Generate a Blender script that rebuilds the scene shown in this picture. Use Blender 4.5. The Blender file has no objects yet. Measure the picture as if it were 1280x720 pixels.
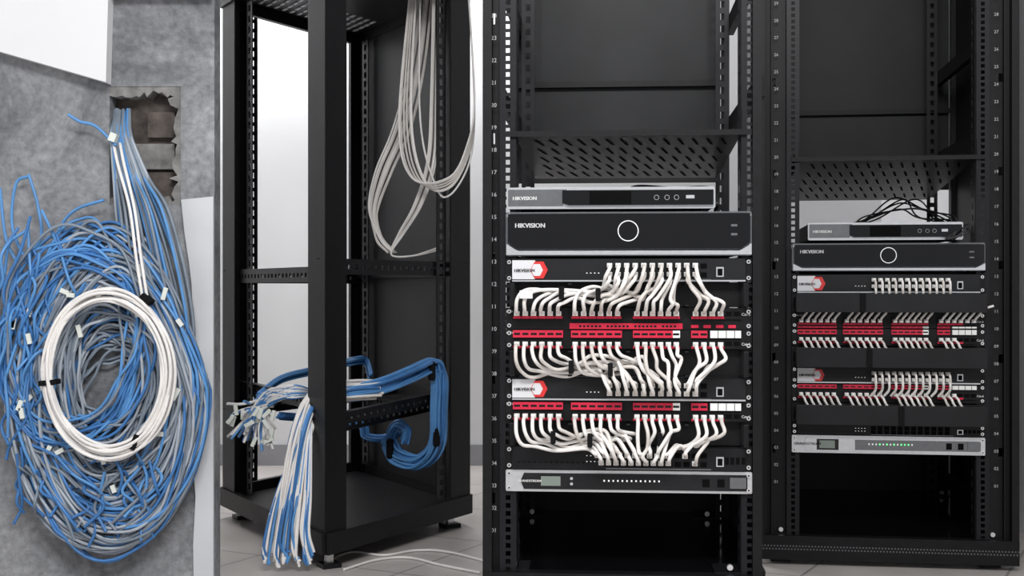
import bpy, math, random
from mathutils import Vector, Matrix
random.seed(7)
R=random.uniform
FPX=1600.0; H=0.72
sc=bpy.context.scene
sc.view_settings.view_transform='Standard'

# ------------------------------------------------------------ materials
MATS={}
def mat(name,col,rough=.5,metal=0.0,emit=0.0,noise=0.0,nscale=20,bump=0.0,coat=0.0,spec=.5):
    if name in MATS: return MATS[name]
    m=bpy.data.materials.new(name); m.use_nodes=True
    nt=m.node_tree; b=nt.nodes['Principled BSDF']
    b.inputs['Base Color'].default_value=(*col,1)
    b.inputs['Roughness'].default_value=rough
    b.inputs['Metallic'].default_value=metal
    b.inputs['Specular IOR Level'].default_value=spec
    if coat: b.inputs['Coat Weight'].default_value=coat
    if emit:
        b.inputs['Emission Color'].default_value=(*col,1); b.inputs['Emission Strength'].default_value=emit
    if noise or bump:
        tc=nt.nodes.new('ShaderNodeTexCoord'); n=nt.nodes.new('ShaderNodeTexNoise')
        n.inputs['Scale'].default_value=nscale; n.inputs['Detail'].default_value=6
        nt.links.new(tc.outputs['Object'],n.inputs['Vector'])
        if noise:
            r=nt.nodes.new('ShaderNodeValToRGB')
            r.color_ramp.elements[0].position=.3; r.color_ramp.elements[1].position=.7
            r.color_ramp.elements[0].color=(*[c*(1-noise) for c in col],1)
            r.color_ramp.elements[1].color=(*[min(1,c*(1+noise)) for c in col],1)
            nt.links.new(n.outputs['Fac'],r.inputs['Fac']); nt.links.new(r.outputs['Color'],b.inputs['Base Color'])
        if bump:
            bp=nt.nodes.new('ShaderNodeBump'); bp.inputs['Strength'].default_value=bump; bp.inputs['Distance'].default_value=.01
            nt.links.new(n.outputs['Fac'],bp.inputs['Height']); nt.links.new(bp.outputs['Normal'],b.inputs['Normal'])
    MATS[name]=m; return m
mat('black_metal',(.007,.007,.008),.45,.0,noise=.2,nscale=60,spec=.22)
mat('rail_metal',(.010,.010,.012),.38,.1,noise=.15,nscale=40,spec=.25)
mat('panel_metal',(.011,.0115,.013),.45,.0,noise=.25,nscale=8,spec=.25)
mat('hole_dark',(.003,.003,.003),.9,spec=.1)
mat('gloss_black',(.004,.004,.005),.1,.0,coat=.2,spec=.35)
mat('silver',(.66,.67,.69),.3,.7,noise=.05,nscale=90)
mat('dark_silver',(.17,.175,.185),.33,.6,noise=.08,nscale=90)
mat('screw',(.8,.8,.8),.25,.8)
mat('white_plastic',(.84,.84,.82),.4)
mat('logo_grey',(.68,.68,.7),.4)
mat('numbering',(.42,.42,.43),.5)
mat('red_label',(.60,.02,.055),.5,noise=.08,nscale=100,spec=.3)
mat('red_logo',(.65,.03,.03),.4)
mat('cable_white',(.66,.62,.58),.45,noise=.08,nscale=25)
mat('cable_white2',(.84,.81,.78),.45,noise=.06,nscale=25)
mat('cable_blue',(.05,.18,.44),.4,noise=.25,nscale=14)
mat('cable_blue2',(.10,.29,.60),.4,noise=.15,nscale=14)
mat('cable_grey',(.20,.24,.29),.45,noise=.25,nscale=14)
mat('cable_grey2',(.38,.42,.47),.45,noise=.15,nscale=14)
mat('cable_black',(.01,.01,.01),.5)
mat('velcro',(.01,.01,.011),.95,bump=.4,nscale=300,spec=.1)
mat('tag',(.75,.78,.72),.6)
mat('lcd',(.20,.24,.21),.2)
mat('led_green',(.1,.9,.2),.4,emit=2.0)
mat('led_white',(.8,.8,.8),.4,emit=.5)
mat('paint_white',(.78,.78,.79),.7,noise=.03,nscale=2,bump=.05)
mat('plaster',(.60,.61,.63),.8,noise=.08,nscale=6,bump=.2)
mat('brick_dirt',(.085,.07,.062),.95,noise=.6,nscale=22,bump=1.0)
mat('mortar',(.20,.195,.19),.95,noise=.4,nscale=30,bump=.8)
mat('skirting',(.30,.30,.32),.5,noise=.05)
def concrete():
    m=bpy.data.materials.new('concrete'); m.use_nodes=True; nt=m.node_tree; b=nt.nodes['Principled BSDF']
    b.inputs['Roughness'].default_value=.85
    tc=nt.nodes.new('ShaderNodeTexCoord')
    n1=nt.nodes.new('ShaderNodeTexNoise'); n1.inputs['Scale'].default_value=4.5; n1.inputs['Detail'].default_value=12; n1.inputs['Roughness'].default_value=.7; n1.inputs['Distortion'].default_value=.6
    n2=nt.nodes.new('ShaderNodeTexNoise'); n2.inputs['Scale'].default_value=60; n2.inputs['Detail'].default_value=8
    for n in (n1,n2): nt.links.new(tc.outputs['Object'],n.inputs['Vector'])
    r=nt.nodes.new('ShaderNodeValToRGB'); e=r.color_ramp.elements
    e[0].position=.34; e[0].color=(.13,.135,.145,1); e[1].position=.66; e[1].color=(.36,.365,.375,1)
    mx=nt.nodes.new('ShaderNodeMixRGB'); mx.blend_type='OVERLAY'; mx.inputs['Fac'].default_value=.55
    nt.links.new(n1.outputs['Fac'],r.inputs['Fac']); nt.links.new(r.outputs['Color'],mx.inputs[1]); nt.links.new(n2.outputs['Fac'],mx.inputs[2])
    nt.links.new(mx.outputs[0],b.inputs['Base Color'])
    bp=nt.nodes.new('ShaderNodeBump'); bp.inputs['Strength'].default_value=.5; bp.inputs['Distance'].default_value=.01
    nt.links.new(n2.outputs['Fac'],bp.inputs['Height']); nt.links.new(bp.outputs['Normal'],b.inputs['Normal'])
    MATS['concrete']=m
concrete()
def tiles():
    m=bpy.data.materials.new('floor_tiles'); m.use_nodes=True; nt=m.node_tree; b=nt.nodes['Principled BSDF']
    b.inputs['Roughness'].default_value=.35
    tc=nt.nodes.new('ShaderNodeTexCoord'); mp=nt.nodes.new('ShaderNodeMapping'); mp.inputs['Rotation'].default_value[2]=.5
    br=nt.nodes.new('ShaderNodeTexBrick'); br.offset=0; br.inputs['Scale'].default_value=1
    br.inputs['Brick Width'].default_value=.45; br.inputs['Row Height'].default_value=.45; br.inputs['Mortar Size'].default_value=.004
    br.inputs['Color1'].default_value=(.50,.465,.44,1); br.inputs['Color2'].default_value=(.53,.49,.465,1); br.inputs['Mortar'].default_value=(.28,.26,.25,1)
    n=nt.nodes.new('ShaderNodeTexNoise'); n.inputs['Scale'].default_value=5; n.inputs['Detail'].default_value=8
    mx=nt.nodes.new('ShaderNodeMixRGB'); mx.blend_type='OVERLAY'; mx.inputs['Fac'].default_value=.3
    nt.links.new(tc.outputs['Object'],mp.inputs['Vector']); nt.links.new(mp.outputs[0],br.inputs['Vector']); nt.links.new(tc.outputs['Object'],n.inputs['Vector'])
    nt.links.new(br.outputs['Color'],mx.inputs[1]); nt.links.new(n.outputs['Fac'],mx.inputs[2]); nt.links.new(mx.outputs[0],b.inputs['Base Color'])
    MATS['floor_tiles']=m
tiles()

# ------------------------------------------------------------ mesh builder
TXT={}
def text_geo(s):
    if s in TXT: return TXT[s]
    c=bpy.data.curves.new('t','FONT'); c.body=s; c.size=1; c.resolution_u=2
    o=bpy.data.objects.new('t',c); sc.collection.objects.link(o)
    dg=bpy.context.evaluated_depsgraph_get(); me=o.evaluated_get(dg).to_mesh()
    vs=[(v.co.x,v.co.y) for v in me.vertices]; fs=[tuple(p.vertices) for p in me.polygons]
    o.evaluated_get(dg).to_mesh_clear()
    bpy.data.objects.remove(o); bpy.data.curves.remove(c)
    TXT[s]=(vs,fs); return TXT[s]
class MB:
    def __init__(s,name): s.name=name; s.v=[]; s.f=[]; s.mi=[]; s.mats=[]; s.sm=[]
    def m(s,n):
        if n not in s.mats: s.mats.append(n)
        return s.mats.index(n)
    def add(s,vs,fs,mt,smooth=False):
        o=len(s.v); s.v+= [tuple(v) for v in vs]; k=s.m(mt)
        for f in fs: s.f.append(tuple(i+o for i in f)); s.mi.append(k); s.sm.append(smooth)
    def box(s,x0,x1,y0,y1,z0,z1,mt):
        if x0>x1:x0,x1=x1,x0
        if y0>y1:y0,y1=y1,y0
        if z0>z1:z0,z1=z1,z0
        v=[(x0,y0,z0),(x1,y0,z0),(x1,y1,z0),(x0,y1,z0),(x0,y0,z1),(x1,y0,z1),(x1,y1,z1),(x0,y1,z1)]
        s.add(v,[(0,3,2,1),(4,5,6,7),(0,1,5,4),(1,2,6,5),(2,3,7,6),(3,0,4,7)],mt)
    def beam(s,p,q,w,t,wd,mt):
        p=Vector(p);q=Vector(q);d=(q-p).normalized(); wd=Vector(wd); wd=(wd-d*wd.dot(d)).normalized(); n=d.cross(wd)
        a=wd*w/2; b=n*t/2
        v=[p-a-b,p+a-b,p+a+b,p-a+b,q-a-b,q+a-b,q+a+b,q-a+b]
        s.add(v,[(0,3,2,1),(4,5,6,7),(0,1,5,4),(1,2,6,5),(2,3,7,6),(3,0,4,7)],mt)
    def ladder(s,p,q,w,t,wd,mt,pitch=.016,hole=.009,hw=.5):
        p=Vector(p);q=Vector(q);L=(q-p).length;d=(q-p)/L; wd=Vector(wd); wd=(wd-d*wd.dot(d)).normalized()
        sw=w*(1-hw)/2
        for sg in (-1,1):
            c=wd*sg*(w/2-sw/2); s.beam(p+c,q+c,sw,t,wd,mt)
        n=int(L/pitch)
        for i in range(n+1):
            a=i*pitch; b=min(L,a+pitch-hole)
            if b>a: s.beam(p+d*a,p+d*b,w*hw,t*.96,wd,mt)
    def prism(s,poly,y0,y1,mt):
        n=len(poly); v=[(x,y0,z) for x,z in poly]+[(x,y1,z) for x,z in poly]
        f=[tuple(range(n)),tuple(range(2*n-1,n-1,-1))]+[(i,i+n,(i+1)%n+n,(i+1)%n) for i in range(n)]
        s.add(v,f,mt)
    def disc(s,x,z,r,y0,y1,mt,n=20):
        s.prism([(x+r*math.cos(2*math.pi*i/n),z+r*math.sin(2*math.pi*i/n)) for i in range(n)],y0,y1,mt)
    def ring(s,x,z,r,w,y,mt,n=36,t=.001):
        v=[];f=[]
        for i in range(n):
            a=2*math.pi*i/n; c,sn=math.cos(a),math.sin(a)
            v+=[(x+(r-w)*c,y,z+(r-w)*sn),(x+(r-w/2)*c,y-t,z+(r-w/2)*sn),(x+r*c,y,z+r*sn)]
        for i in range(n):
            j=(i+1)%n
            for k in range(2): f.append((3*i+k,3*i+k+1,3*j+k+1,3*j+k))
        s.add(v,f,mt)
    def text(s,t,x,z,size,y,mt,bold=0):
        vs,fs=text_geo(t)
        for o in ([0] if not bold else [-bold,0,bold]): s.add([(x+a*size+o,y-abs(o)*.1,z+b*size) for a,b in vs],fs,mt)
    def make(s,M=None,bevel=0,parent=None):
        me=bpy.data.meshes.new(s.name); me.from_pydata(s.v,[],s.f)
        for n in s.mats: me.materials.append(MATS[n])
        me.polygons.foreach_set('material_index',s.mi); me.polygons.foreach_set('use_smooth',s.sm); me.update()
        o=bpy.data.objects.new(s.name,me); sc.collection.objects.link(o)
        if M is not None: o.matrix_world=M
        if bevel:
            b=o.modifiers.new('bevel','BEVEL'); b.width=bevel; b.segments=2; b.limit_method='ANGLE'; b.angle_limit=.8
        return o
# cable sets ----------------------------------------------------
def catmull(P,k=6):
    P=[Vector(p) for p in P]; P=[P[0]*2-P[1]]+P+[P[-1]*2-P[-2]]; out=[]
    for i in range(1,len(P)-2):
        a,b,c,d=P[i-1:i+3]
        for j in range(k):
            t=j/k; out.append(.5*((2*b)+(c-a)*t+(2*a-5*b+4*c-d)*t*t+(3*b-a-3*c+d)*t**3))
    out.append(P[-2]); return out
class CB:
    def __init__(s,name,r=.003): s.name=name; s.r=r; s.sp=[]; s.mats=[]
    def add(s,P,mt,closed=False,k=6,raw=False):
        if mt not in s.mats: s.mats.append(mt)
        s.sp.append((P if raw else catmull(P,k),s.mats.index(mt),closed))
    def make(s,M=None):
        c=bpy.data.curves.new(s.name,'CURVE'); c.dimensions='3D'; c.bevel_depth=s.r; c.bevel_resolution=2; c.use_fill_caps=True
        for n in s.mats: c.materials.append(MATS[n])
        for P,mi,cl in s.sp:
            q=c.splines.new('POLY'); q.points.add(len(P)-1)
            for i,p in enumerate(P): q.points[i].co=(p[0],p[1],p[2],1)
            q.material_index=mi; q.use_cyclic_u=cl; q.use_smooth=True
        o=bpy.data.objects.new(s.name,c); sc.collection.objects.link(o)
        if M is not None: o.matrix_world=M
        return o
def W(px,py,D): return Vector(((px-640)/FPX*D,D,H+(360-py)/FPX*D))

# ------------------------------------------------------------ room
def simple(name,x0,x1,y0,y1,z0,z1,mt):
    b=MB(name); b.box(x0,x1,y0,y1,z0,z1,mt); return b.make()
simple('floor',-1.7,1.6,-.6,5.3,-.08,0,'floor_tiles')
simple('wall_back',-1.7,1.6,5.2,5.3,0,2.6,'paint_white')
simple('wall_right',1.5,1.6,-.6,5.2,0,2.6,'paint_white')
simple('wall_left',-1.7,-1.6,-.6,5.2,0,2.6,'paint_white')
simple('baseboard_back',-1.6,1.5,5.185,5.2,0,.085,'skirting')
D1=3.0
def wx(px): return (px-640)/FPX*D1
def wz(py): return H+(360-py)/FPX*D1
b=MB('wall_partition')
yb=D1+.06
# ragged chased-out opening: polygonal hole made from wall pieces
b.box(-1.6,wx(137),D1,yb,0,2.5,'concrete')
b.box(wx(137),wx(226),D1,yb,0,wz(256),'concrete')
b.box(wx(137),wx(226),D1,yb,wz(108),2.5,'concrete')
b.box(wx(226),wx(268),D1,yb,0,2.5,'concrete')
b.box(wx(137),wx(226),yb-.012,yb,wz(256),wz(108),'brick_dirt')
rr=random.Random(3)
# jagged mortar lips (single prisms with irregular outline)
pts=[(wx(227),wz(107))]; y=107
while y<256:
    pts.append((wx(216+rr.uniform(-7,7)),wz(y))); y+=rr.uniform(3,9)
pts+=[(wx(220),wz(257)),(wx(227),wz(257))]
b.prism(pts,D1+.003,D1+.045,'mortar')
pts=[(wx(136),wz(107))]; x=137
while x<226:
    pts.append((wx(x),wz(117+rr.uniform(-5,6)))); x+=rr.uniform(3,8)
pts+=[(wx(226),wz(107))]
b.prism(pts,D1+.002,D1+.05,'mortar')
pts=[(wx(226),wz(257)),(wx(136),wz(257))]; x=137
while x<226:
    pts.append((wx(x),wz(247+rr.uniform(-5,6)))); x+=rr.uniform(3,8)
b.prism(pts,D1+.002,D1+.05,'mortar')
for z0,x0,x1 in ((150,180,214),(190,165,214),(226,172,216)):
    b.box(wx(x0),wx(x1),yb-.03,yb-.012,wz(z0+20),wz(z0-12),'mortar' if z0==190 else 'brick_dirt')
b.make()
b=MB('trim_1')
xs=[(228,250),(232,290),(238,330),(241,355),(243,400),(240,450),(244,500),(241,560),(246,620),(243,680),(244,735)]
P=[(wx(268),0),(wx(268),wz(246))]+[(wx(a),max(0,wz(c))) for a,c in xs]
P[-1]=(wx(244),0)
b.prism(P[::-1],D1-.012,D1-.0005,'plaster'); b.make()
b=MB('trim_2')
b.prism([(-1.59,wz(35)),(-1.59,2.5),(wx(268),2.5),(wx(268),wz(-3)),(wx(150),wz(-3)),(wx(60),wz(76) if 0 else wz(-3)),(wx(60),wz(88)),(wx(0),wz(66))][::-1],D1-.04,D1-.0005,'paint_white') if 0 else b.prism([(-1.59,wz(35)),(-1.59,2.5),(wx(268),2.5),(wx(268),wz(-3)),(wx(142),wz(-3)),(wx(139),wz(106)),(wx(0),wz(66))][::-1],D1-.04,D1-.0005,'paint_white')
b.make()

# ------------------------------------------------------------ wall cable coil
cb=CB('network_cable_coil',.0036)
def loop(cx,cy,rx,ry,dep,mt,amp=3,n=60,tilt=0,mx=None):
    P=[];a1,a2,a3=R(0,6),R(0,6),R(0,6)
    for i in range(n):
        a=2*math.pi*i/n
        w=amp*(math.sin(2*a+a1)+.6*math.sin(3*a+a2)+.35*math.sin(7*a+a3))
        x=(rx+w)*math.cos(a); y=(ry+w*1.3)*math.sin(a)
        k=1-.30*max(0,-y/ry) if ry>130 else 1
        x*=k
        x,y=x*math.cos(tilt)-y*math.sin(tilt),x*math.sin(tilt)+y*math.cos(tilt)
        P.append(W(cx+x,cy+y,D1-dep-.012*math.sin(a*2+a1)**2))
    cb.add(P,mt,True,raw=True)
gm=['cable_grey','cable_grey','cable_blue','cable_grey2','cable_grey','cable_grey','cable_grey2','cable_blue2','cable_grey2']
for i in range(165):
    rx=R(50,124); ry=rx*R(1.2,1.5)+R(0,42)
    cyc=476+R(-16,22)+(ry-140)*.1
    loop(133+R(-9,9),cyc,rx,min(ry,208),.006+.06*random.random(),random.choice(gm),amp=R(1,7),tilt=R(-.13,.08))
for i in range(22):
    loop(140+R(-8,8),480+R(-12,22),R(34,60),R(50,85),.01+.03*random.random(),random.choice(['cable_grey','cable_grey2','cable_grey','cable_blue']),amp=4,tilt=R(-.3,.3))
for i in range(34):
    rx=R(80,114); loop(140+R(-6,6),505+R(-10,10),rx,R(140,182),.03+.04*random.random(),random.choice(['cable_grey','cable_grey2','cable_grey','cable_blue']),amp=4)
for i in range(20):
    loop(96+R(-12,8),430+R(-24,24),R(70,100),R(95,140),.05+.03*random.random(),random.choice(['cable_blue','cable_blue2','cable_blue','cable_grey']),amp=6,tilt=R(-.1,.25))
for i in range(46):
    s=R(-1,1); u=R(-1,1)
    P=[W(152+s*10,142+u*6,D1+.035),W(152+s*13,172,D1-.01),W(164+s*22,222,D1-.03),W(178+s*32,270+u*10,D1-.045+u*.02),W(192+s*38,330,D1-.05+u*.02),W(208+s*34,400,D1-.05+u*.02),W(208+s*34,480+u*40,D1-.04)]
    cb.add(P,random.choice(['cable_grey','cable_grey','cable_blue2','cable_grey2','cable_grey']),k=8)
for i in range(2):
    s=(i-.5)*2
    P=[W(143+s*4,160,D1+.03),W(150+s*4,200,D1-.05),W(165+s*3,260,D1-.075),W(173+s*3,320,D1-.09),W(181+s*3,372,D1-.10)]
    cb.add(P,'cable_white2',k=8)
ends=[[(145,182),(120,158),(100,152),(85,143)],[(36,218),(48,260),(50,300),(22,330),(8,365),(20,420)],[(60,330),(75,285),(95,262),(130,250)],
 [(0,235),(8,300),(30,350),(20,400),(8,450)],[(90,290),(60,330),(70,380),(50,420)],[(36,220),(20,230),(15,280),(30,320),(55,350)],[(130,300),(100,290),(88,310),(95,340)]]
for e in ends: cb.add([W(a,c,D1-.03-.004*i) for i,(a,c) in enumerate(e)],'cable_blue2',k=8)
for i in range(24):
    x,y=R(15,80),R(260,420)
    P=[]
    for j in range(5):
        P.append(W(max(-10,x),y,D1-R(.05,.10))); x+=R(-24,18); y+=R(15,60)
    cb.add(P,random.choice(['cable_blue','cable_blue2']),k=8)
for i in range(50):
    x=R(20,190); y=600+R(-30,20)-abs(x-110)*.35
    P=[]
    for j in range(4):
        P.append(W(x,min(y,706-j),D1-R(.04,.09))); x+=R(-26,30)+(130-x)*.15; y+=R(14,36)
    cb.add(P,random.choice(['cable_blue','cable_blue2','cable_blue','cable_grey']),k=8)
cb.make()
cb=CB('white_cable_coil',.0040)
for i in range(10):
    rx=75+R(-6,6); loop(135+R(-2,2),466+R(-2,2),rx,rx*1.32,.100+R(0,.016),'cable_white2',amp=1.0,tilt=-.04)
cb.make()
b=MB('velcro_strap')
def strap(px,py,dep,w,h,ang,mt='velcro',t=.022):
    c=W(px,py,D1-dep); d=Vector((math.cos(ang),0,math.sin(ang)))
    b.beam(c-d*w/2,c+d*w/2,h,t,(-d.z,0,d.x),mt)
strap(184,374,.105,.028,.014,-.7,t=.034);strap(62,478,.11,.04,.012,.1,t=.036);strap(170,552,.11,.014,.035,-.4,t=.034)
b.make(bevel=.002)
b=MB('cable_label_tags')
for i in range(20):
    a=R(0,6.28); rr=R(.55,1.2)
    strap(136+88*rr*math.cos(a),470+125*rr*math.sin(a),R(.075,.085),R(.018,.032),.010,R(-1.5,1.5),'tag',t=.006)
for i in range(7): strap(R(15,60),R(380,520),.09,.024,.010,R(1,2),'tag',t=.006)
strap(142,172,.03,.02,.016,1.2,'tag'); b.make()

# ------------------------------------------------------------ open angled rack
def fl(px,D): return Vector(((px-640)/FPX*D,D,0))
N=fl(407,3.245); L=fl(279,4.0); Rr=fl(587,3.86); B=L+Rr-N
e1=(L-N).normalized(); e2=(Rr-N).normalized(); up=Vector((0,0,1))
b=MB('open_server_rack')
zt=1.62; zb=.05
def Z(p,z): return Vector((p.x,p.y,z))
inn=(e1+e2).normalized()
for C,da,db,wa,wb in ((N,e1,e2,.12,.085),(L,-e1,e2,.12,.10),(Rr,e1,-e2,.08,.11),(B,-e1,-e2,.07,.05)):
    b.beam(Z(C+da*wa/2,zb),Z(C+da*wa/2,zt),wa,.004,da,'black_metal')
    b.beam(Z(C+db*wb/2,zb),Z(C+db*wb/2,zt),wb,.004,db,'black_metal')
    b.beam(Z(C+da*wa+db*.01,zb),Z(C+da*wa+db*.01,zt),.02,.003,db,'black_metal')
    b.beam(Z(C+db*wb+da*.01,zb),Z(C+db*wb+da*.01,zt),.02,.003,da,'black_metal')
for C,da,db,of in ((L,-e1,e2,.20),(Rr,e1,-e2,.10),(B,-e1,-e2,.12)):
    p=C+da*of+db*.03
    b.ladder(Z(p,zb+.05),Z(p,zt-.03),.05,.003,da,'rail_metal',pitch=.032,hole=.02,hw=.4)
p=Rr-e2*.15+e1*.012; b.ladder(Z(p,zb+.05),Z(p,zt-.03),.05,.003,e2,'rail_metal',pitch=.03,hole=.018,hw=.4)
p=L+e2*.13-e1*.012; b.ladder(Z(p,zb+.05),Z(p,zt-.03),.05,.003,e2,'rail_metal',pitch=.03,hole=.018,hw=.4)
p=B-e2*.10-e1*.02; b.ladder(Z(p,zb+.05),Z(p,zt-.03),.045,.003,e2,'rail_metal',pitch=.03,hole=.018,hw=.4)
for a,c in ((N,L),(N,Rr),(L,B),(Rr,B)):
    b.beam(Z(a,zb+.02),Z(c,zb+.02),.055,.02,up,'black_metal')
    b.beam(Z(a,zt),Z(c,zt),.05,.02,up,'black_metal')
def bar(a,c,z,w=.04,off=.02,z2=None):
    z2=z if z2 is None else z2
    d=(B+N)/2-(a+c)/2; d.z=0; d=d.normalized()*off if d.length>1e-4 else e1*.001
    b.ladder(Z(a+d,z),Z(c+d,z2),w,.004,up,'rail_metal',pitch=.03,hole=.014,hw=.28)
    dn=d.normalized()*.012
    b.beam(Z(a+d+dn,z+w/2),Z(c+d+dn,z2+w/2),.026,.003,d,'rail_metal')
bar(N,L,.755);bar(N,Rr,.775);bar(L,B,.755);bar(Rr,B,.775)
bar(N,L,.41,.035,.05);bar(N,Rr,.37,.03,.05,.40);bar(N,Rr,.34,.03,.11,.37);bar(L,B,.33,.03);bar(Rr,B,.33,.03)
mid1=N+(L-N)*.62; mid2=Rr+(B-Rr)*.62
bar(mid1,mid2,.38,.035,.0)
pa=Rr+(B-Rr)*.03; pb=Rr+(B-Rr)*.93
b.beam(Z(pa,.83),Z(pb,.83),1.54,.004,up,'panel_metal')
def plate(z,t,mt):
    vs=[Z(q,z) for q in (N,Rr,B,L)]+[Z(q,z+t) for q in (N,Rr,B,L)]
    b.add(vs,[(0,3,2,1),(4,5,6,7),(0,1,5,4),(1,2,6,5),(2,3,7,6),(3,0,4,7)],mt)
plate(zb+.01,.006,'panel_metal'); plate(zt+.01,.004,'panel_metal')
for j in range(4):
    for i in range(16):
        p=L-e1*.05+(B-L)*(.10+.055*i)-e1*.05*j
        b.beam(Z(p,zt+.008),Z(p-e1*.036,zt+.008),.010,.003,e2,'logo_grey')
for C,d in ((N,inn),(L,(e2-e1).normalized()),(Rr,(e1-e2).normalized()),(B,-inn)):
    c=C+d*.06
    b.beam(Z(c,0),Z(c,.012),.05,.05,e1,'rail_metal'); b.beam(Z(c,.01),Z(c,.06),.018,.018,e1,'screw')
b.make()
cb=CB('blue_cable_bundle',.0038)
def bundle(path,n,spr,mts,cbx,jit=0.0):
    for i in range(n):
        a=R(0,6.28); r=spr*math.sqrt(random.random()); dx,dy,dz=r*math.cos(a),R(-1,1)*spr,r*math.sin(a)
        P=[]
        for j,(x,y,D) in enumerate(path):
            p=W(x,y,D); P.append(p+Vector((dx+R(-jit,jit),dy,dz+R(-jit,jit))))
        cbx.add(P,random.choice(mts),k=7)
bb=['cable_blue','cable_blue2','cable_blue2','cable_blue']
bundle([(322,496,3.75),(352,474,3.85),(400,462,3.95),(440,452,3.95),(456,452,4.0),(462,470,3.95)],14,.013,bb,cb)
bundle([(398,494,3.50),(440,492,3.44),(480,482,3.50),(515,468,3.58),(538,458,3.66),(549,468,3.68),(549,510,3.68),(546,555,3.7),(525,578,3.74),(498,572,3.76),(487,552,3.78)],44,.023,bb,cb,.001)
bundle([(487,555,3.78),(490,538,3.76),(498,530,3.74),(508,536,3.74),(506,552,3.75)],20,.012,bb,cb)
bundle([(350,520,3.7),(400,524,3.8),(450,530,3.8),(458,545,3.8),(480,548,3.8),(500,540,3.8)],14,.011,bb,cb)
cb.make()
b=MB('velcro_wraps')
for x,y,D in ((540,463,3.66),(546,545,3.69),(488,560,3.76),(430,492,3.46)):
    c=W(x,y,D); b.beam(c-Vector((.010,0,0)),c+Vector((.010,0,0)),.056,.054,up,'velcro')
b.make(bevel=.006)
cb=CB('hanging_cable_bundle',.0038)
mix=['cable_blue2','cable_white2','cable_white2','cable_blue','cable_white2']
bundle([(470,486,3.47),(440,489,3.42),(415,492,3.40),(392,500,3.36),(376,540,3.3),(366,600,3.28),(358,650,3.28),(352,688,3.28)],40,.026,mix,cb,.004)
for i in range(28):
    x=R(-24,24)
    cb.add([W(392,500,3.4),W(382+x*.3,540,3.3),W(365+x,620,3.26),W(356+x*1.3,R(660,700),3.24),W(360+x*1.4,R(690,710),3.24)],random.choice(mix),k=8)
for i in range(36):
    ex=R(284,345); ey=R(500,565)
    cb.add([W(400,492,3.5),W(365,490+R(-8,8),3.42),W(335,498+R(-10,10),3.46),W((ex+325)/2,(ey+505)/2,3.5),W(ex,ey,3.5+R(-.05,.05))],random.choice(mix),k=6)
cb.make()
b=MB('cable_connector_tags')
for i in range(18):
    c=W(R(288,345),R(510,565),3.48+R(-.06,.02)); a=R(.4,2.2); d=Vector((math.cos(a),0,math.sin(a)))
    b.beam(c-d*.014,c+d*.014,.010,.008,(-d.z,0,d.x),'tag')
b.make(bevel=.001)
cb=CB('hanging_white_cables',.0028)
wm=['cable_white2','cable_white']
for i in range(12):
    s=R(-1,1); e=R(-14,14)
    cb.add([W(535+s*10,-30,3.9),W(522+s*12,80,3.88),W(503+s*14,160,3.86),W(480+s*13,215,3.84),W(467+s*7,262,3.84),W(474+e*.4,298,3.82),W(490+e*.5,316,3.80)],random.choice(wm),k=8)
for i in range(10):
    s=R(-1,1)
    cb.add([W(548+s*8,-30,3.8),W(545+s*8,120,3.78),W(542+s*10,200,3.74),W(525+s*9,255,3.74),W(503+s*6,292,3.76),W(489,318,3.76),W(515,320,3.78),W(548,312+s*3,3.84)],random.choice(wm),k=8)
for i in range(9):
    s=R(-1,1)
    cb.add([W(520+s*6,-30,3.8),W(512+s*14,150,3.74),W(530+s*16,228+s*6,3.68),W(563,232+s*12,3.64),W(586,190+s*16,3.66),W(593,140+s*10,3.70),W(590,60,3.74),W(584,-30,3.76)],random.choice(wm),k=8)
cb.make()
cb=CB('loose_floor_cable',.0035)
def F(px,py,z=.004):
    D=(H-z)*FPX/(py-360); return Vector(((px-640)/FPX*D,D,z))
cb.add([F(412,700),F(440,690),F(480,694),F(520,688),F(560,690),F(620,705)],'cable_white2',k=10)
cb.add([F(430,712),F(470,700),F(510,697),F(550,706),F(600,716)],'cable_white2',k=10)
cb.make()

# ------------------------------------------------------------ closed racks
class Fr:
    def __init__(s,cx,x0,x1,rot):
        s.cx=cx; s.s=(x1-x0)/.4826; s.D=FPX/s.s; s.x0=x0; s.x1=x1
        s.M=Matrix.Translation(Vector(((cx-640)/FPX*s.D,s.D,0)))@Matrix.Rotation(-rot,4,'Z')
    def X(s,px): return (px-s.cx)/s.s
    def Z(s,py): return H+(360-py)/s.s
    def U(s,u): return -.2413+.4826*u
f3=Fr(785,632,938,math.radians(4.4)); f4=Fr(1109,992,1226,math.radians(8))

def ears(b,f,z0,z1,y=-.002):
    for sg in (-1,1):
        for z in ((z0+.007),(z1-.007)):
            b.disc(sg*.2345,z,.0042,y-.0035,y,'screw',12); b.disc(sg*.2345,z,.0018,y-.0038,y-.0035,'hole_dark',8)

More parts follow.
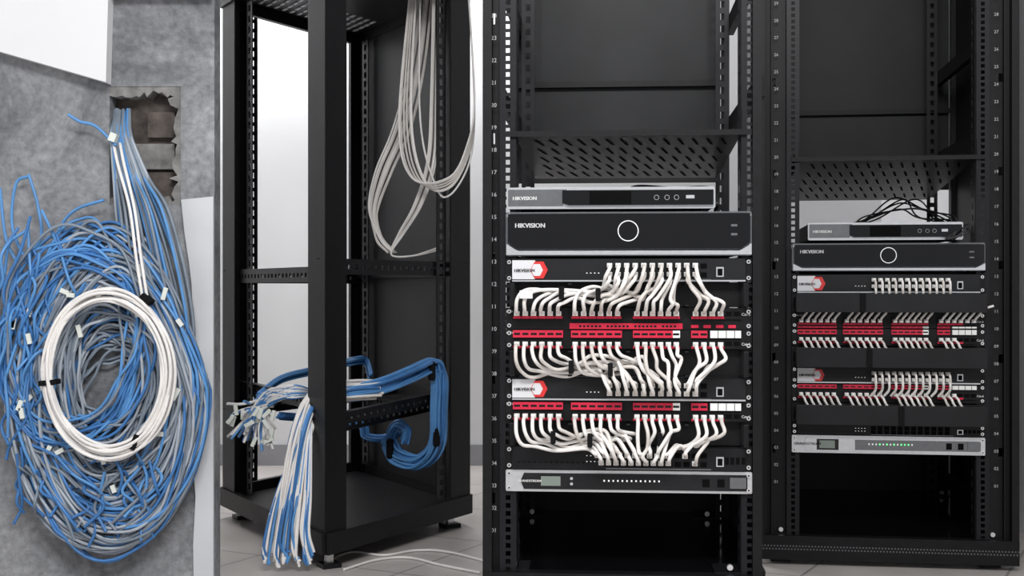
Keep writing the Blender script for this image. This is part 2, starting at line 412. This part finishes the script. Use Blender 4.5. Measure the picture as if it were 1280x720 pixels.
def make_rack(name,f,xl,xr,depth,top,labels,base,win,open_side,shelfpy,sag):
    b=MB(name); W2=.2413
    zl=0.05
    xo0,xo1=f.X(xl),f.X(xr)
    for x0,x1,sg in ((xo0,xo0+.018,1),(xo1-.018,xo1,-1)):
        b.box(x0,x1,-.01,.03,zl,top,'black_metal'); b.box(x0,x1,depth-.04,depth,zl,top,'black_metal')
    for sg in (-1,1):
        cx=sg*(W2-.004); w=.032 
        b.ladder((cx,.004,zl+.02),(cx,.004,top-.02),w,.002,(1,0,0),'rail_metal',pitch=.015875,hole=.0095,hw=.3)
        b.box(sg*(W2+.012)-.001,sg*(W2+.012)+.001,.004,.05,zl,top,'rail_metal')
        b.ladder((sg*(W2-.02),.04,zl+.02),(sg*(W2-.02),.04,top-.02),.05,.002,(0,1,0),'rail_metal',pitch=.03,hole=.016,hw=.4)
        outer=xo0 if sg<0 else xo1
        if abs(outer)>W2+.04:
            xa=sg*(W2+.022)
            b.ladder(((xa+outer)/2-sg*.008,.02,zl+.02),((xa+outer)/2-sg*.008,.02,top-.02),abs(outer)-abs(xa),.002,(1,0,0),'black_metal',pitch=.24,hole=.022,hw=.2)
            b.box((outer*.45+xa*.55)-.0015,(outer*.45+xa*.55)+.0015,.0,.02,zl,top,'black_metal')
        cx=sg*(W2-.004); b.ladder((cx,depth-.1,zl+.02),(cx,depth-.1,top-.02),w,.002,(1,0,0),'rail_metal',pitch=.03,hole=.016,hw=.35)
        for z in (.12,.75,1.1,1.35,top-.1):
            b.box(sg*(W2+.014),sg*(W2+.03),.03,depth-.03,z,z+.04,'black_metal')
    for (lx,ly,num) in labels:
        b.text('%02d'%num if num<10 else str(num),f.X(lx),f.Z(ly)-.004,.0115,.0015 if abs(f.X(lx))<W2+.012 else .0,'numbering')
    b.box(xo0+.02,xo1-.02,depth-.012,depth-.008,win[1],top,'panel_metal')
    b.box(xo0+.02,xo1-.02,depth-.012,depth-.008,zl,win[0],'panel_metal')
    b.box(xo0+.02,xo1-.02,depth-.03,depth-.012,win[1]+.24,win[1]+.255,'black_metal')
    if not open_side:
        for x in (xo0+.001,xo1-.004): b.box(x,x+.003,.03,depth-.02,zl,top,'panel_metal')
    else:
        for x in (xo0+.001,xo1-.004): b.box(x,x+.003,.03,depth-.02,zl,.62,'panel_metal')
    b.box(xo0,xo1,0,depth,top,top+.03,'black_metal')
    zt0=f.Z(base[0]); zb0=f.Z(base[1])
    b.box(xo0,xo1,.02,depth,zt0-.012,zt0-.004,'gloss_black')
    b.box(xo0,xo1,-.012,.02,zb0,zt0-.004,'black_metal')
    n=int((xo1-xo0)/.008)
    for i in range(n):
        for j in range(2):
            b.disc(xo0+.006+i*.008+.004*j,zb0+(zt0-zb0)*.42+.008*j,.0022,-.0128,-.0118,'dark_silver',6)
    for x in (xo0+.06,xo1-.06):
        for y in (.06,depth-.06):
            b.box(x-.025,x+.025,y-.025,y+.025,0,.012,'rail_metal'); b.box(x-.01,x+.01,y-.01,y+.01,.01,max(.05,zb0),'screw')
            b.disc(x,zt0+.008,.006,y-.05,y-.04,'screw',12)
            b.box(x-.03,x+.03,y-.05,y+.03,zt0-.005,zt0-.001,'rail_metal')
    b.make(f.M)
    b=MB('vented_rack_shelf'); z=f.Z(shelfpy); sx=.222; dd=depth-.12
    def zz(y): return z-sag*y/dd
    b.add([(-sx,0,z),(sx,0,z),(sx,dd,z-sag),(-sx,dd,z-sag),(-sx,0,z+.002),(sx,0,z+.002),(sx,dd,z-sag+.002),(-sx,dd,z-sag+.002)],[(0,3,2,1),(4,5,6,7),(0,1,5,4),(1,2,6,5),(2,3,7,6),(3,0,4,7)],'rail_metal')
    b.box(-W2,W2,-.004,-.001,z-.003,z+.008,'black_metal')
    for sg in (-1,1):
        x=sg*sx; b.add([(x,0,z),(x,dd,zz(dd)),(x,dd,zz(dd)+.02),(x,0,z+.05)],[(0,1,2,3)],'black_metal')
    for r in range(5):
        for i in range(14):
            x=-sx+.035+i*(2*sx-.07)/13; y=.05+r*(dd-.05)/5
            v=[(x-.003,y,zz(y)-.001),(x+.003,y,zz(y)-.001),(x+.018,y+.07,zz(y+.07)-.001),(x+.012,y+.07,zz(y+.07)-.001)]
            b.add(v,[(0,1,2,3)],'hole_dark')
    b.make(f.M)

lab3=[(613,214+28.2*i,17-i) for i in range(17)]+[(613,214-28.2*(i+1),18+i) for i in range(7)]
lab4=[(970,216+21.6*i,19-i) for i in range(19)]+[(970,216-21.6*(i+1),20+i) for i in range(10)]
lab4+=[(1237,a,n) for _,a,n in lab4]
make_rack('server_rack',f3,603,950,.72,1.9,lab3,(714,745),(.80,.985),True,168,.035)
make_rack('server_rack',f4,950,1266,.80,1.95,lab4,(670,702),(.84,1.03),False,199,.06)

# devices --------------------------------------------------------
def chamfer(b,x0,x1,z0,z1,c,y0,y1,mt):
    b.prism([(x0+c,z0),(x1-c,z0),(x1,z0+c),(x1,z1-c),(x1-c,z1),(x0+c,z1),(x0,z1-c),(x0,z0+c)],y0,y1,mt)
def nvr(f,y0,y1):
    b=MB('video_recorder'); zt,zb=f.Z(y0),f.Z(y1); h=zt-zb
    b.box(-.218,.218,.004,.45,zb+.002,zt-.002,'black_metal')
    chamfer(b,-.2413,.2413,zb,zt,.003,-.006,.003,'dark_silver')
    b.prism([(-.236,zt-.004),(-.236,zb+h*.30),(-.218,zb+h*.16),(.218,zb+h*.16),(.236,zb+h*.30),(.236,zt-.004)],-.022,-.006,'gloss_black')
    b.prism([(-.239,zb+h*.27),(-.239,zb+.002),(.239,zb+.002),(.239,zb+h*.27),(.216,zb+h*.11),(-.216,zb+h*.11)],-.018,-.006,'silver')
    b.ring(0,zb+h*.56,.0205,.0018,-.0225,'led_white')
    b.text('HIKVISION',-.222,zt-h*.36,.0125,-.0226,'logo_grey',.0004)
    for i in range(2): b.box(.199,.211,-.0226,-.022,zb+h*(.45+.2*i),zb+h*(.50+.2*i),'dark_silver')
    ears(b,f,zb,zt,-.006); b.make(f.M,bevel=.0008)
nvr(f3,265,320); nvr(f4,304,339)
def dvr(f,px0,px1,y0,y1):
    b=MB('compact_video_recorder'); zt,zb=f.Z(y0),f.Z(y1)+.004; x0,x1=f.X(px0),f.X(px1); w=x1-x0;h=zt-zb
    b.box(x0+.004,x1-.004,.01,.32,zb+.002,zt-.002,'panel_metal')
    chamfer(b,x0,x1,zb,zt,.003,-.004,.01,'silver')
    b.prism([(x0+.003,zb+h*.14),(x0+w*.27,zb+h*.14),(x0+w*.29,zt-.004),(x0+.003,zt-.004)],-.0055,-.004,'dark_silver')
    b.prism([(x0+w*.27,zb+h*.26),(x0+w*.30,zb+h*.16),(x1-.004,zb+h*.16),(x1-.004,zt-h*.14),(x0+w*.27,zt-h*.14)],-.010,-.004,'gloss_black')
    b.box(x0+w*.40,x0+w*.60,-.0103,-.010,zb+h*.2,zb+h*.80,'hole_dark')
    b.text('HIKVISION',x0+.012,zb+h*.42,.010,-.0057,'white_plastic',.0003)
    for k in (.72,.77,.815): b.ring(x0+w*k,zb+h*.5,.0050,.0009,-.0102,'logo_grey',18)
    b.box(x0+w*.86,x0+w*.90,-.0108,-.010,zb+h*.45,zb+h*.6,'silver')
    for k in (.1,.9): b.box(x0+w*k-.015,x0+w*k+.015,.02,.05,zb-.0035,zb+.002,'hole_dark')
    b.make(f.M,bevel=.0006)
dvr(f3,633,893,234,263.5); dvr(f4,1012,1200,278,302)
def switch(f,y0,y1,style=0):
    b=MB('network_switch'); zt,zb=f.Z(y0),f.Z(y1); h=zt-zb; U=f.U
    b.box(-.22,.22,.004,.28,zb+.001,zt-.001,'black_metal')
    b.box(-.2413,.2413,-.003,.004,zb,zt,'black_metal')
    b.box(-.228,.228,-.012,-.003,zb+.001,zt-.001,'rail_metal' if style else 'panel_metal')
    if style==0:
        b.prism([(U(.028),zb+h*.1),(U(.12),zb+h*.1),(U(.148),zb+h*.5),(U(.12),zt-h*.08),(U(.028),zt-h*.08)],-.0135,-.012,'logo_grey')
        hx,hz,r=U(.138),zb+h*.5,h*.42
        HX=[i*math.pi/3 for i in range(6)]
        b.prism([(hx+r*.9*math.cos(a),hz+r*math.sin(a)) for a in HX],-.015,-.0135,'red_logo')
        b.prism([(hx+r*.62*math.cos(a)-r*.22,hz+r*.7*math.sin(a)) for a in HX],-.0156,-.015,'logo_grey')
        b.text('HIKVISION',U(.036),zb+h*.42,.0085,-.0160,'hole_dark',.0003)
        b.box(-.228,.228,-.0130,-.012,zb,zb+.003,'silver')
    for i in range(12):
        for j in range(2):
            x=U(.425+i*.0345); z=zb+h*(.66 if j==0 else .28)
            b.box(x-.0062,x+.0062,-.0126,-.012,z-.005,z+.005,'hole_dark')
    b.box(U(.41),U(.835),-.0124,-.012,zb+h*.04,zb+h*.1,'dark_silver')
    b.box(U(.855),U(.885),-.0135,-.012,zb+h*.2,zb+h*.62,'silver'); b.box(U(.86),U(.88),-.0139,-.0135,zb+h*.25,zb+h*.55,'hole_dark')
    for i in range(4 if style==0 else 8):
        x=U(.33+.016*(i%4)); z=zb+h*(.35+.25*(i//4)); b.box(x,x+.0025,-.0127,-.012,z,z+.0015,'led_white')
    if style:
        for i in range(14): b.box(U(.05+i*.022),U(.06+i*.022),-.0126,-.012,zb+h*.3,zb+h*.34,'hole_dark')
        for i in range(4): b.box(U(.89+.022*i),U(.905+.022*i),-.0128,-.012,zb+h*.3,zb+h*.6,'hole_dark')
    ears(b,f,zb,zt,-.003); b.make(f.M)
def gx(i):
    g=i//6; a,c=[(.03,.235),(.268,.475),(.52,.71),(.755,.955)][g]
    return a+(c-a)*((i%6)+.5)/6
def patch(f,y0,y1,yport,ylab,style):
    b=MB('patch_panel'); zt,zb=f.Z(y0),f.Z(y1); U=f.U
    b.box(-.2413,.2413,-.003,.02,zb,zt,'black_metal'); b.box(-.215,.215,.02,.09,zb+.004,zt-.004,'black_metal')
    zp=f.Z(yport)
    for i in range(24):
        x=U(gx(i)); b.box(x-.0085,x+.0085,-.008,-.003,zp-.009,zp+.008,'black_metal')
        if i<22: b.box(x-.0075,x+.0075,-.0088,-.008,zp-.0085,zp-.0035,'red_label')
        b.box(x-.006,x+.006,-.0085,-.008,zp-.003,zp+.006,'hole_dark')
    lz0,lz1=f.Z(ylab[1]),f.Z(ylab[0])
    if style=='a':
        b.box(U(.262),U(.72),-.0095,-.003,lz0,lz1,'red_label')
        for k in range(26): b.box(U(.285+k*.016),U(.285+k*.016)+.0045,-.0099,-.0095,lz0+(lz1-lz0)*.3,lz0+(lz1-lz0)*.65,'gloss_black' if k%7 else 'red_label')
        for u in range(4): b.box(U(.755+.05*u),U(.785+.05*u),-.005,-.003,lz0+.002,lz1-.003,'red_label')
    else:
        for g,(a,c) in enumerate([(.03,.235),(.268,.475),(.52,.71),(.755,.955)]):
            b.box(U(a),U(c if g<3 else .82),-.0095,-.003,lz0,lz1,'red_label')
            for k in range(6):
                if g<3 or k<2:
                    x=U(a+(c-a)*(k+.5)/6); b.box(x-.006,x+.006,-.0099,-.0095,lz0+(lz1-lz0)*.35,lz0+(lz1-lz0)*.65,'gloss_black')
            if g>=2: b.box(U(c)-.014 if g==2 else U(.83),U(c),-.0097,-.003,lz0,lz1,'white_plastic')
            if g==3:
                for k in range(4): b.box(U(.83+.033*k)-.0006,U(.83+.033*k)+.0006,-.0101,-.0097,lz0,lz1,'hole_dark')
    b.text('NEPAL-TC',U(.0)+.001,zt-.009,.006,-.0033,'white_plastic'); b.text('Cat-6',U(.958),zp-.002,.0075,-.0033,'white_plastic')
    ears(b,f,zb,zt,-.003); b.make(f.M)
def manager(f,y0,y1,covered):
    b=MB('cable_manager'); zt,zb=f.Z(y0),f.Z(y1); U=f.U;h=zt-zb
    if covered:
        b.box(-.2413,.2413,0,.003,zb,zt,'black_metal')
        b.box(-.234,.234,-.062,-.058,zb,zt,'panel_metal'); b.box(-.234,.234,-.058,-.045,zt-.003,zt,'panel_metal')
        for sg in (-1,1):
            b.box(sg*.236,sg*.232,-.06,0,zb+h*.2,zt-h*.2,'black_metal')
    else:
        b.box(-.2413,.2413,.012,.016,zb,zt,'black_metal')
        for i in range(5):
            x=U(.03+.235*i); 
            for z in (zb+.002,zt-.005): b.box(x-.004,x+.004,-.03,.012,z,z+.003,'black_metal')
            if i in (0,4): b.box(x-.005,x+.005,-.033,-.030,zb+.002,zt-.002,'black_metal')
    b.make(f.M,bevel=.0006)
def pbx(f,y0,y1,bright):
    b=MB('voice_gateway'); zt,zb=f.Z(y0),f.Z(y1); h=zt-zb; U=f.U
    b.box(-.22,.22,.004,.3,zb+.001,zt-.001,'black_metal')
    chamfer(b,-.2413,.2413,zb,zt,.002,-.006,.004,'silver')
    b.prism([(-.205,zb+h*.12),(.232,zb+h*.12),(.232,zt-h*.14),(-.205,zt-h*.14),(-.212,zb+h*.5)],-.009,-.006,'silver' if bright else 'panel_metal')
    b.box(U(.13),U(.245),-.0092,-.0088,zb+h*.18,zt-h*.2,'gloss_black'); b.box(U(.145),U(.225),-.0095,-.009,zb+h*.28,zt-h*.28,'lcd')
    b.text('GRANDSTREAM',U(.012) if bright else U(.05),zb+h*.45,.0095 if bright else .0065,-.0098,'white_plastic' if not bright else 'hole_dark',.0002)
    for i in range(2): b.disc(U(.27),zb+h*(.38+.25*i),.003,-.0105,-.009,'silver',10)
    if bright: b.box(U(.33),U(.97),-.0094,-.009,zb+h*.2,zb+h*.78,'dark_silver')
    for i in range(13):
        x=U(.40+i*.0185); b.box(x,x+.003,-.0098,-.009,zb+h*.5,zb+h*.58,'led_green' if i in (3,5,7,9,10,11) and bright else 'led_white')
    for k in (.80,.86): b.box(U(k),U(k)+.014,-.0098,-.009,zb+h*.3,zb+h*.66,'hole_dark')
    b.box(U(.91),U(.975),-.012,-.009,zb+h*.25,zt-h*.25,'dark_silver')
    ears(b,f,zb,zt,-.006); b.make(f.M,bevel=.0006)
switch(f3,323,352); manager(f3,353,384,False); patch(f3,385,411.5,393,(404,411),'a'); patch(f3,412,436,430,(413,422),'b')
manager(f3,437,471,False); switch(f3,472,500); patch(f3,501,526,520,(503,512),'b'); manager(f3,527,557,False)
switch(f3,558,587,1); pbx(f3,588,615,False)
switch(f4,343,366); manager(f4,367,390,True); patch(f4,391,410,402,(408,410),'x'); patch(f4,411,432,425,(412,418),'b')
manager(f4,434,458,True); switch(f4,459,479); patch(f4,480,503,494,(481,486),'b'); manager(f4,505,529,True)
switch(f4,530,544,1); pbx(f4,545,567,True)

# patch cables rack 3
cb=CB('patch_cable_bundle',.0037); pl=MB('patch_cable_plugs')
def L3(f,x,y,d): return Vector((f.X(x),d,f.Z(y)))
def plug(f,x,y,out=-.026,w=.0052,h=.0045,base=-.012):
    cx,cz=f.X(x),f.Z(y)
    pl.box(cx-w,cx+w,base-.012,base-.0005,cz-h,cz+h,'white_plastic')
    pl.box(cx-w*.7,cx+w*.7,out,base-.012,cz-h*.7,cz+h*.7,'cable_white2')
def U3(u): return 632+306*u
cm=['cable_white','cable_white2','cable_white2','cable_white2']
def link(f,px,py,tx,ty,yrun,dport,dep,vis=.0):
    plug(f,px,py,base=-.008,out=-.028)
    j=R(-4,4)
    P=[L3(f,px,py,-.024),L3(f,px+R(-1,1),py+dport*5,-.044+R(-.004,.004)),L3(f,px+j*.5+2,(py+yrun)/2+dport*3,-.054+dep*.5)]
    d=1 if tx>px else -1
    if abs(tx-px)>24:
        P+= [L3(f,px+d*9+j,yrun-dport*2,-.042+dep),L3(f,px+d*24+j,yrun+R(-4,4)+dport*4,-.028+dep),L3(f,(px+tx)/2,yrun+R(-7,7)+dport*2,-.024+dep),L3(f,tx-d*14+j,yrun+R(-4,4),-.034+dep)]
    else:
        P+= [L3(f,(px*.6+tx*.4)+R(-5,5),yrun+R(-4,4),-.050+dep)]
    P+= [L3(f,tx-d*3+R(-3,3),(yrun*.45+ty*.55),-.058+dep*.5),L3(f,tx,ty+(-4 if dport>0 else 4),-.052),L3(f,tx,ty,-.034)]
    plug(f,tx,ty,out=-.036)
    cb.add(P,random.choice(cm),k=6)
for i in range(22):
    px=U3(gx(i)); j=min(11,i//2); tx=U3(.425+j*.0345)
    link(f3,px,392,tx,332 if i%2==0 else 343,362+(i%6)*2.8,-1,R(-.014,.008))
for i in range(22):
    px=U3(gx(i)); j=i//2; tx=U3(.425+j*.0345)
    link(f3,px,430,tx,481 if i%2==0 else 491,466-(i%6)*3.6,1,R(-.014,.008))
for i in range(22):
    px=U3(gx(i)); tx=747+(i*4.6) if i<20 else 855+(i-20)*12
    link(f3,px,520,tx,568 if i%2==0 else 577,555-(i%6)*3.2,1,R(-.014,.008))
cb.make(f3.M); pl.make(f3.M,bevel=.0006)
b=MB('cable_tag'); b.box(f3.X(652),f3.X(668),-.066,-.062,f3.Z(373),f3.Z(363),'white_plastic'); b.make(f3.M,bevel=.001)
b=MB('velcro_wraps')
for x,y in ((700,366),(745,368),(712,457),(760,460),(735,547),(690,543),(820,545)):
    b.box(f3.X(x),f3.X(x+6),-.066,-.008,f3.Z(y+8),f3.Z(y-8),'velcro')
b.make(f3.M,bevel=.002)
cb=CB('patch_cable_bundle',.0031); pl=MB('patch_cable_plugs')
def U4(u): return 992+234*u
for (yp,dr,ye) in ((401,-1,386),(424,1,438),(493,1,508)):
    for i in range(24 if dr<0 else 21):
        px=U4(gx(i)); plug(f4,px,yp,base=-.008,out=-.026)
        cb.add([L3(f4,px,yp,-.022),L3(f4,px-dr*-1+2,yp+dr*4,-.034),L3(f4,px+5,yp+dr*9,-.036),L3(f4,px+10,ye,-.032),L3(f4,px+22,ye+dr*4,-.025)],random.choice(cm),k=6)
for y0 in (0,116):
    for i in range(12):
        tx=U4(.425+i*.0345)
        for ty in (350,358):
            plug(f4,tx,ty+y0,out=-.034)
            cb.add([L3(f4,tx,ty+y0,-.03),L3(f4,tx+1,ty+y0+4,-.04),L3(f4,tx+1,370+y0,-.035),L3(f4,tx-4,378+y0,-.025)],random.choice(cm),k=5)
cb.make(f4.M); pl.make(f4.M,bevel=.0006)
b=MB('velcro_wraps')
for x,y in ((1072,377),(1080,445),(1118,516)): b.box(f4.X(x),f4.X(x+7),-.066,-.0625,f4.Z(y+13),f4.Z(y-11),'velcro')
b.make(f4.M,bevel=.001)
cb=CB('power_cables',.0022)
for i in range(7):
    cb.add([L3(f4,1075+R(-10,30),277,R(.2,.3)),L3(f4,1110+R(-10,10),262+R(-8,8),.25),L3(f4,1150+R(-15,15),240+R(-12,20),R(.15,.3)),L3(f4,1170+R(-10,20),262+R(-8,10),.2),L3(f4,1200+R(-10,8),280+R(-12,6),.1),L3(f4,1195+R(-5,5),296,.12)],'cable_black',k=8)
for i in range(3):
    cb.add([L3(f4,1190,290,-.02),L3(f4,1180+R(-8,8),300,-.03),L3(f4,1202+R(-5,5),290+R(-10,8),-.03),L3(f4,1198,282,.02)],'cable_black',k=8)
cb.make(f4.M)
cb=CB('power_cables',.0022)
for i in range(5):
    cb.add([L3(f3,760+R(-20,20),233,.25),L3(f3,800,222+R(-4,4),.28),L3(f3,850+R(-10,10),225+R(-4,4),.28),L3(f3,895+R(-3,3),228,.15),L3(f3,899+R(-2,3),250,.08),L3(f3,897,262,.1)],'cable_black',k=8)
cb.make(f3.M)

# ------------------------------------------------------------ light
w=bpy.data.worlds.new('w'); sc.world=w; w.use_nodes=True
w.node_tree.nodes['Background'].inputs[0].default_value=(.94,.96,1,1); w.node_tree.nodes['Background'].inputs[1].default_value=.50
def area(loc,rot,size,sy,p,col=(1,1,1)):
    l=bpy.data.lights.new('ceiling_light','AREA'); l.shape='RECTANGLE'; l.size=size; l.size_y=sy; l.energy=p; l.color=col
    o=bpy.data.objects.new('ceiling_light',l); o.location=loc; o.rotation_euler=rot; sc.collection.objects.link(o)
area((.1,.4,2.5),(math.radians(35),0,0),1.6,.6,78)
area((-.7,4.75,2.55),(0,0,0),1.4,.5,42)
cam=bpy.data.cameras.new('cam'); cam.sensor_width=36; cam.lens=45; cam.clip_start=.05
co=bpy.data.objects.new('camera',cam); co.location=(0,0,H); co.rotation_euler=(math.pi/2,0,0); sc.collection.objects.link(co); sc.camera=co
